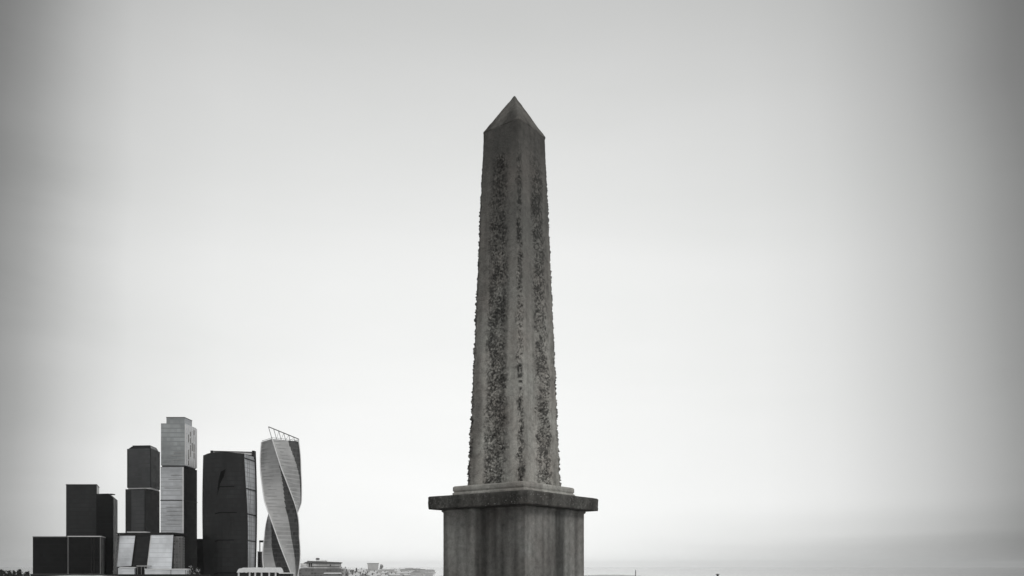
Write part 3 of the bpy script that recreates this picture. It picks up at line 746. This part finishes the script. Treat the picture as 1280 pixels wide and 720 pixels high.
spec = [(427, 960, 6, 710.5), (430, 1050, 5, 710.3), (433.5, 990, 5, 713.2), (437, 1120, 8, 712.2), (441, 1010, 5, 715), (444, 930, 5, 716), (446.5, 1300, 5, 712.5), (452, 1250, 8, 711.2), (455, 1080, 7, 714.6), (449, 880, 6, 717), (460, 980, 6, 716), (466, 1150, 8, 714), (471, 1020, 6, 716.4), (476, 1400, 7, 713), (481, 1200, 8, 714.5), (487, 1500, 9, 712.4), (489, 1080, 8, 716.6), (495, 1600, 8, 713.0), (500, 1300, 8, 714.8), (506, 1900, 10, 712.6), (509, 1450, 8, 715.3), (517, 2100, 9, 711.9), (520, 1700, 9, 714.8), (527, 2300, 9, 712.4), (531, 1900, 8, 714.6), (538, 2600, 9, 713.0)]
spec = [(a, b, c + 1, d - (1.0 if b > 1300 else .6)) for a, b, c, d in spec] + [(436, 1350, 9, 711.4), (458, 1500, 9, 711.8), (480, 1700, 10, 711.2), (492, 2000, 9, 710.9), (501, 2200, 10, 710.6), (511, 2400, 10, 709.8), (521, 2500, 10, 710.6), (531, 2650, 9, 711.4), (514, 1800, 9, 713.2), (474, 1500, 9, 713), (447, 1150, 7, 714), (439, 860, 7, 717.4), (452, 840, 7, 718), (466, 900, 8, 717.8), (480, 930, 8, 717.6), (495, 1200, 9, 717), (508, 1300, 9, 717), (524, 1500, 9, 716.2), (536, 1700, 9, 715.6)]
special = {0: 'dark roofed house touching the right end of the long low hall'}
for i, (px, YY, w, top) in enumerate(spec):
    house(px, YY, w, top, 40 + i, special.get(i), wall=('grey_wall' if YY < 1150 and i % 2 else 'misty_wall'))
# church-like spire and pale block
t = empty('water_tower', (X(445.5, 1100), 1100, GZ), 'slim dark pointed tower rising from the misty houses right of the long hall', 'tower')
mb = MB(); xx = X(445.5, 1100); mb.box(xx - 1, xx + 1, 1099, 1101, GZ, Z(711.5, 1100)); mb.build('shaft', M['mid_trim'], t)
mb = MB(); mb.add([(xx - 1.3, 1098.7, Z(711.5, 1100)), (xx + 1.3, 1098.7, Z(711.5, 1100)), (xx + 1.3, 1101.3, Z(711.5, 1100)), (xx - 1.3, 1101.3, Z(711.5, 1100)), (xx, 1100, Z(709.4, 1100))], [[0, 1, 4], [1, 2, 4], [2, 3, 4], [3, 0, 4], [3, 2, 1, 0]]); mb.build('roof', M['dark_trim'], t)
Y = 2400
t = bldg('apartment_block', 466, Y, 'pale box shaped block standing above the misty houses, widest at its top', 'building')
mb = MB(); mb.prism(foot((460.5, Y), (471.5, Y), (472, Y + 20)), GZ, Z(704.6, Y), foot2=foot((459.2, Y), (473, Y), (473.5, Y + 20))); mb.build('wall', M['misty_wall'], t)
mb = MB(); mb.prism(foot((458.8, Y), (473.4, Y), (474, Y + 22)), Z(704.6, Y) + .01, Z(703.9, Y)); mb.build('roof', M['mid_trim'], t)
blob_tree('distant_tree', 476.4, 2300, 704.8, 5, 'lone pale rounded tree just right of the pale box shaped block', 'tree', M['mid_trim'], 70, leaf=1.8, cnt=500, snow=.45)
blob_tree('distant_tree', 434, 905, 711.8, 7, 'bare dark tree between the long hall and the slim pointed tower', 'tree', M['bark'], 71, leaf=.5, cnt=500, snow=.3)
blob_tree('distant_tree', 457, 900, 714.0, 7, 'bushy tree among the houses below the pale box shaped block', 'tree', M['bark'], 72, leaf=.5, cnt=500, snow=.3)
blob_tree('distant_tree', 484, 1000, 715.0, 9, 'snow flecked tree among houses right of the lone pale tree', 'tree', M['bark'], 73, leaf=.6, cnt=500, snow=.4)

# ------------------------------------------------------------------ posts on the terrace edge
Y = 62
gz = land_h(X(794, Y), Y)
t = empty('iron_rod', (X(794.3, Y), Y, gz), 'thin leaning iron rod sticking up at the bottom edge right of the obelisk', 'rod')
mb = MB(); a = (X(793.6, Y), Y, gz - .1); b_ = (X(794.6, Y), Y, Z(713.4, Y))
mb.tube([a, (X(794.1, Y), Y, 19.0), b_], .028, n=8); mb.build('bar', M['iron'], t)
mb = MB(); mb.dome((X(794.62, Y), Y, Z(713.4, Y)), .034, .034, .06, n=8, m=4, zmin=-1); mb.build('tip', M['iron'], t)
gz = land_h(X(897, Y), Y)
t = empty('iron_post', (X(897, Y), Y, gz), 'short square iron post with flat cap at the bottom edge, right of the thin rod', 'post')
mb = MB(); xx = X(897, Y); mb.box(xx - .07, xx + .07, Y - .07, Y + .07, gz - .1, Z(718.2, Y)); mb.build('shaft', M['iron'], t)
mb = MB(); mb.box(xx - .12, xx + .12, Y - .12, Y + .12, Z(718.2, Y) + .002, Z(717.4, Y)); mb.build('cap', M['iron'], t)

# ------------------------------------------------------------------ haze
m = bpy.data.materials.new('haze_air'); m.use_nodes = True; nt = m.node_tree
nt.nodes.clear(); out = nt.nodes.new('ShaderNodeOutputMaterial'); pv = nt.nodes.new('ShaderNodeVolumePrincipled')
pv.inputs['Color'].default_value = (.97, .975, .98, 1); pv.inputs['Density'].default_value = 3.2e-5; pv.inputs['Anisotropy'].default_value = .82
nt.links.new(pv.outputs['Volume'], out.inputs['Volume'])
mb = MB(); B = WR + 500; mb.box(-B, B, -B, B, -5.2, 165)
tag(mb.build('haze', m), kind='stuff')

# ------------------------------------------------------------------ sky and sun
SUN_EL, SUN_AZ = 38, 150        # azimuth clockwise from the viewing direction (+Y)
w = bpy.data.worlds.new('World'); scene.world = w; w.use_nodes = True; nt = w.node_tree; nt.nodes.clear()
out = nt.nodes.new('ShaderNodeOutputWorld')
sky = nt.nodes.new('ShaderNodeTexSky'); sky.sky_type = 'NISHITA'; sky.sun_disc = False
sky.sun_elevation = R(SUN_EL); sky.sun_rotation = R(SUN_AZ); sky.dust_density = 4
bw = nt.nodes.new('ShaderNodeRGBToBW'); nt.links.new(sky.outputs[0], bw.inputs[0])
bg1 = nt.nodes.new('ShaderNodeBackground'); bg1.inputs['Strength'].default_value = .05; nt.links.new(bw.outputs[0], bg1.inputs['Color'])
tc = nt.nodes.new('ShaderNodeTexCoord'); sp = nt.nodes.new('ShaderNodeSeparateXYZ'); nt.links.new(tc.outputs['Generated'], sp.inputs[0])
az = math_n(nt, 'ARCTAN2', sp.outputs['X'], sp.outputs['Y'])
# overcast: brightest straight ahead where the cloud is thin, heavy cloud to both sides; soft drifting streaks
cv = coords(nt, (1.2, 1.2, 5.0), 'Generated'); n1 = noise_tex(nt, cv, 1.6, 5, .5, .4)
wob = math_n(nt, 'MULTIPLY', math_n(nt, 'SUBTRACT', n1, .5), .035)
el = math_n(nt, 'ARCSINE', sp.outputs['Z'])
spread = math_n(nt, 'ADD', .95, math_n(nt, 'MULTIPLY', math_n(nt, 'MINIMUM', math_n(nt, 'MAXIMUM', el, 0.0), .7), .12))   # the bright gap narrows upwards
azf = math_n(nt, 'ADD', math_n(nt, 'DIVIDE', math_n(nt, 'MULTIPLY', math_n(nt, 'ADD', az, wob), spread), 2 * math.pi), .5)
elf = math_n(nt, 'DIVIDE', math_n(nt, 'ADD', el, math_n(nt, 'MULTIPLY', wob, .4)), math.pi / 2)
Hs = [(-180, .62), (-120, .5), (-75, .35), (-45, .17), (-37, .19), (-34, .24), (-31.5, .36), (-28, .66), (-25.2, .83), (-20, .93), (-12.4, .98), (-4, 1), (3, 1), (10.2, .97), (17, .91), (21.5, .82), (26.6, .61), (29.5, .45), (31.8, .31), (35, .22), (43, .24), (60, .5), (90, 1.0), (125, .8), (180, .62)]
Vs = [(0, 1.06), (3.9, 1.05), (11.2, 1.0), (19.2, .95), (27.8, .79), (35.3, .62), (50, .48), (90, .42)]
hc = ramp(nt, azf, [((a + 180) / 360, v) for a, v in Hs]); vc = ramp(nt, elf, [(a / 90, v) for a, v in Vs])
hc = mix(nt, hc, (.7, .7, .7, 1), ramp(nt, elf, [(.5, 0.0), (.85, 1.0)]))
cl = mix(nt, hc, vc, 1.0, 'MULTIPLY')
cl = mix(nt, cl, ramp(nt, n1, [(.3, (.97, .975, .97, 1)), (.7, (1.03, 1.03, 1.03, 1))]), 1.0, 'MULTIPLY')
cl = mix(nt, cl, (.993, 1.0, .991, 1), 1.0, 'MULTIPLY')
# low grey cloud bank over the water to the right, soft and ragged on top
cv2 = coords(nt, (1, 1, 14), 'Generated'); n2 = noise_tex(nt, cv2, 2.5, 4, .5)
ele = math_n(nt, 'ADD', el, math_n(nt, 'MULTIPLY', math_n(nt, 'SUBTRACT', n2, .5), .03))
bank = ramp(nt, math_n(nt, 'DIVIDE', ele, .2), [(0.0, 1.0), (.10, 1.0), (.20, .45), (.42, .0)], 'EASE')
side = ramp(nt, math_n(nt, 'ADD', math_n(nt, 'DIVIDE', az, 2 * math.pi), .5), [(.5 + 6 / 360, 0.0), (.5 + 22 / 360, .75), (.5 + 34 / 360, 1.0), (.5 + 70 / 360, 1.0), (.5 + 90 / 360, 0.0)])
cl = mix(nt, cl, mix(nt, cl, (.66, .66, .66, 1), 1.0, 'MULTIPLY'), math_n(nt, 'MULTIPLY', bank, side))
bg2 = nt.nodes.new('ShaderNodeBackground'); nt.links.new(cl, bg2.inputs['Color']); bg2.inputs['Strength'].default_value = 1.0
ms = nt.nodes.new('ShaderNodeMixShader'); ms.inputs[0].default_value = .93
nt.links.new(bg1.outputs[0], ms.inputs[1]); nt.links.new(bg2.outputs[0], ms.inputs[2]); nt.links.new(ms.outputs[0], out.inputs['Surface'])

sd = bpy.data.lights.new('sun', 'SUN'); sd.energy = .9; sd.angle = R(14); sd.color = (1, .98, .95)
so = bpy.data.objects.new('sun', sd); col.objects.link(so)
dv = Vector((math.sin(R(SUN_AZ)) * math.cos(R(SUN_EL)), math.cos(R(SUN_AZ)) * math.cos(R(SUN_EL)), math.sin(R(SUN_EL))))
so.rotation_euler = dv.to_track_quat('Z', 'Y').to_euler()

# ------------------------------------------------------------------ camera
cd = bpy.data.cameras.new('camera'); cam = bpy.data.objects.new('camera', cd); col.objects.link(cam)
cam.location = (0, 0, CZ); cam.rotation_euler = (math.pi / 2, 0, 0)
cd.sensor_width = 36; cd.lens = 36 * F / 1280; cd.shift_y = (HY - 360) / 1280; cd.clip_start = .1; cd.clip_end = 120000
scene.camera = cam
scene.cycles.volume_bounces = 2
scene.view_settings.view_transform = 'Standard'; scene.view_settings.look = 'None'
scene.view_settings.exposure = 0; scene.view_settings.gamma = 1
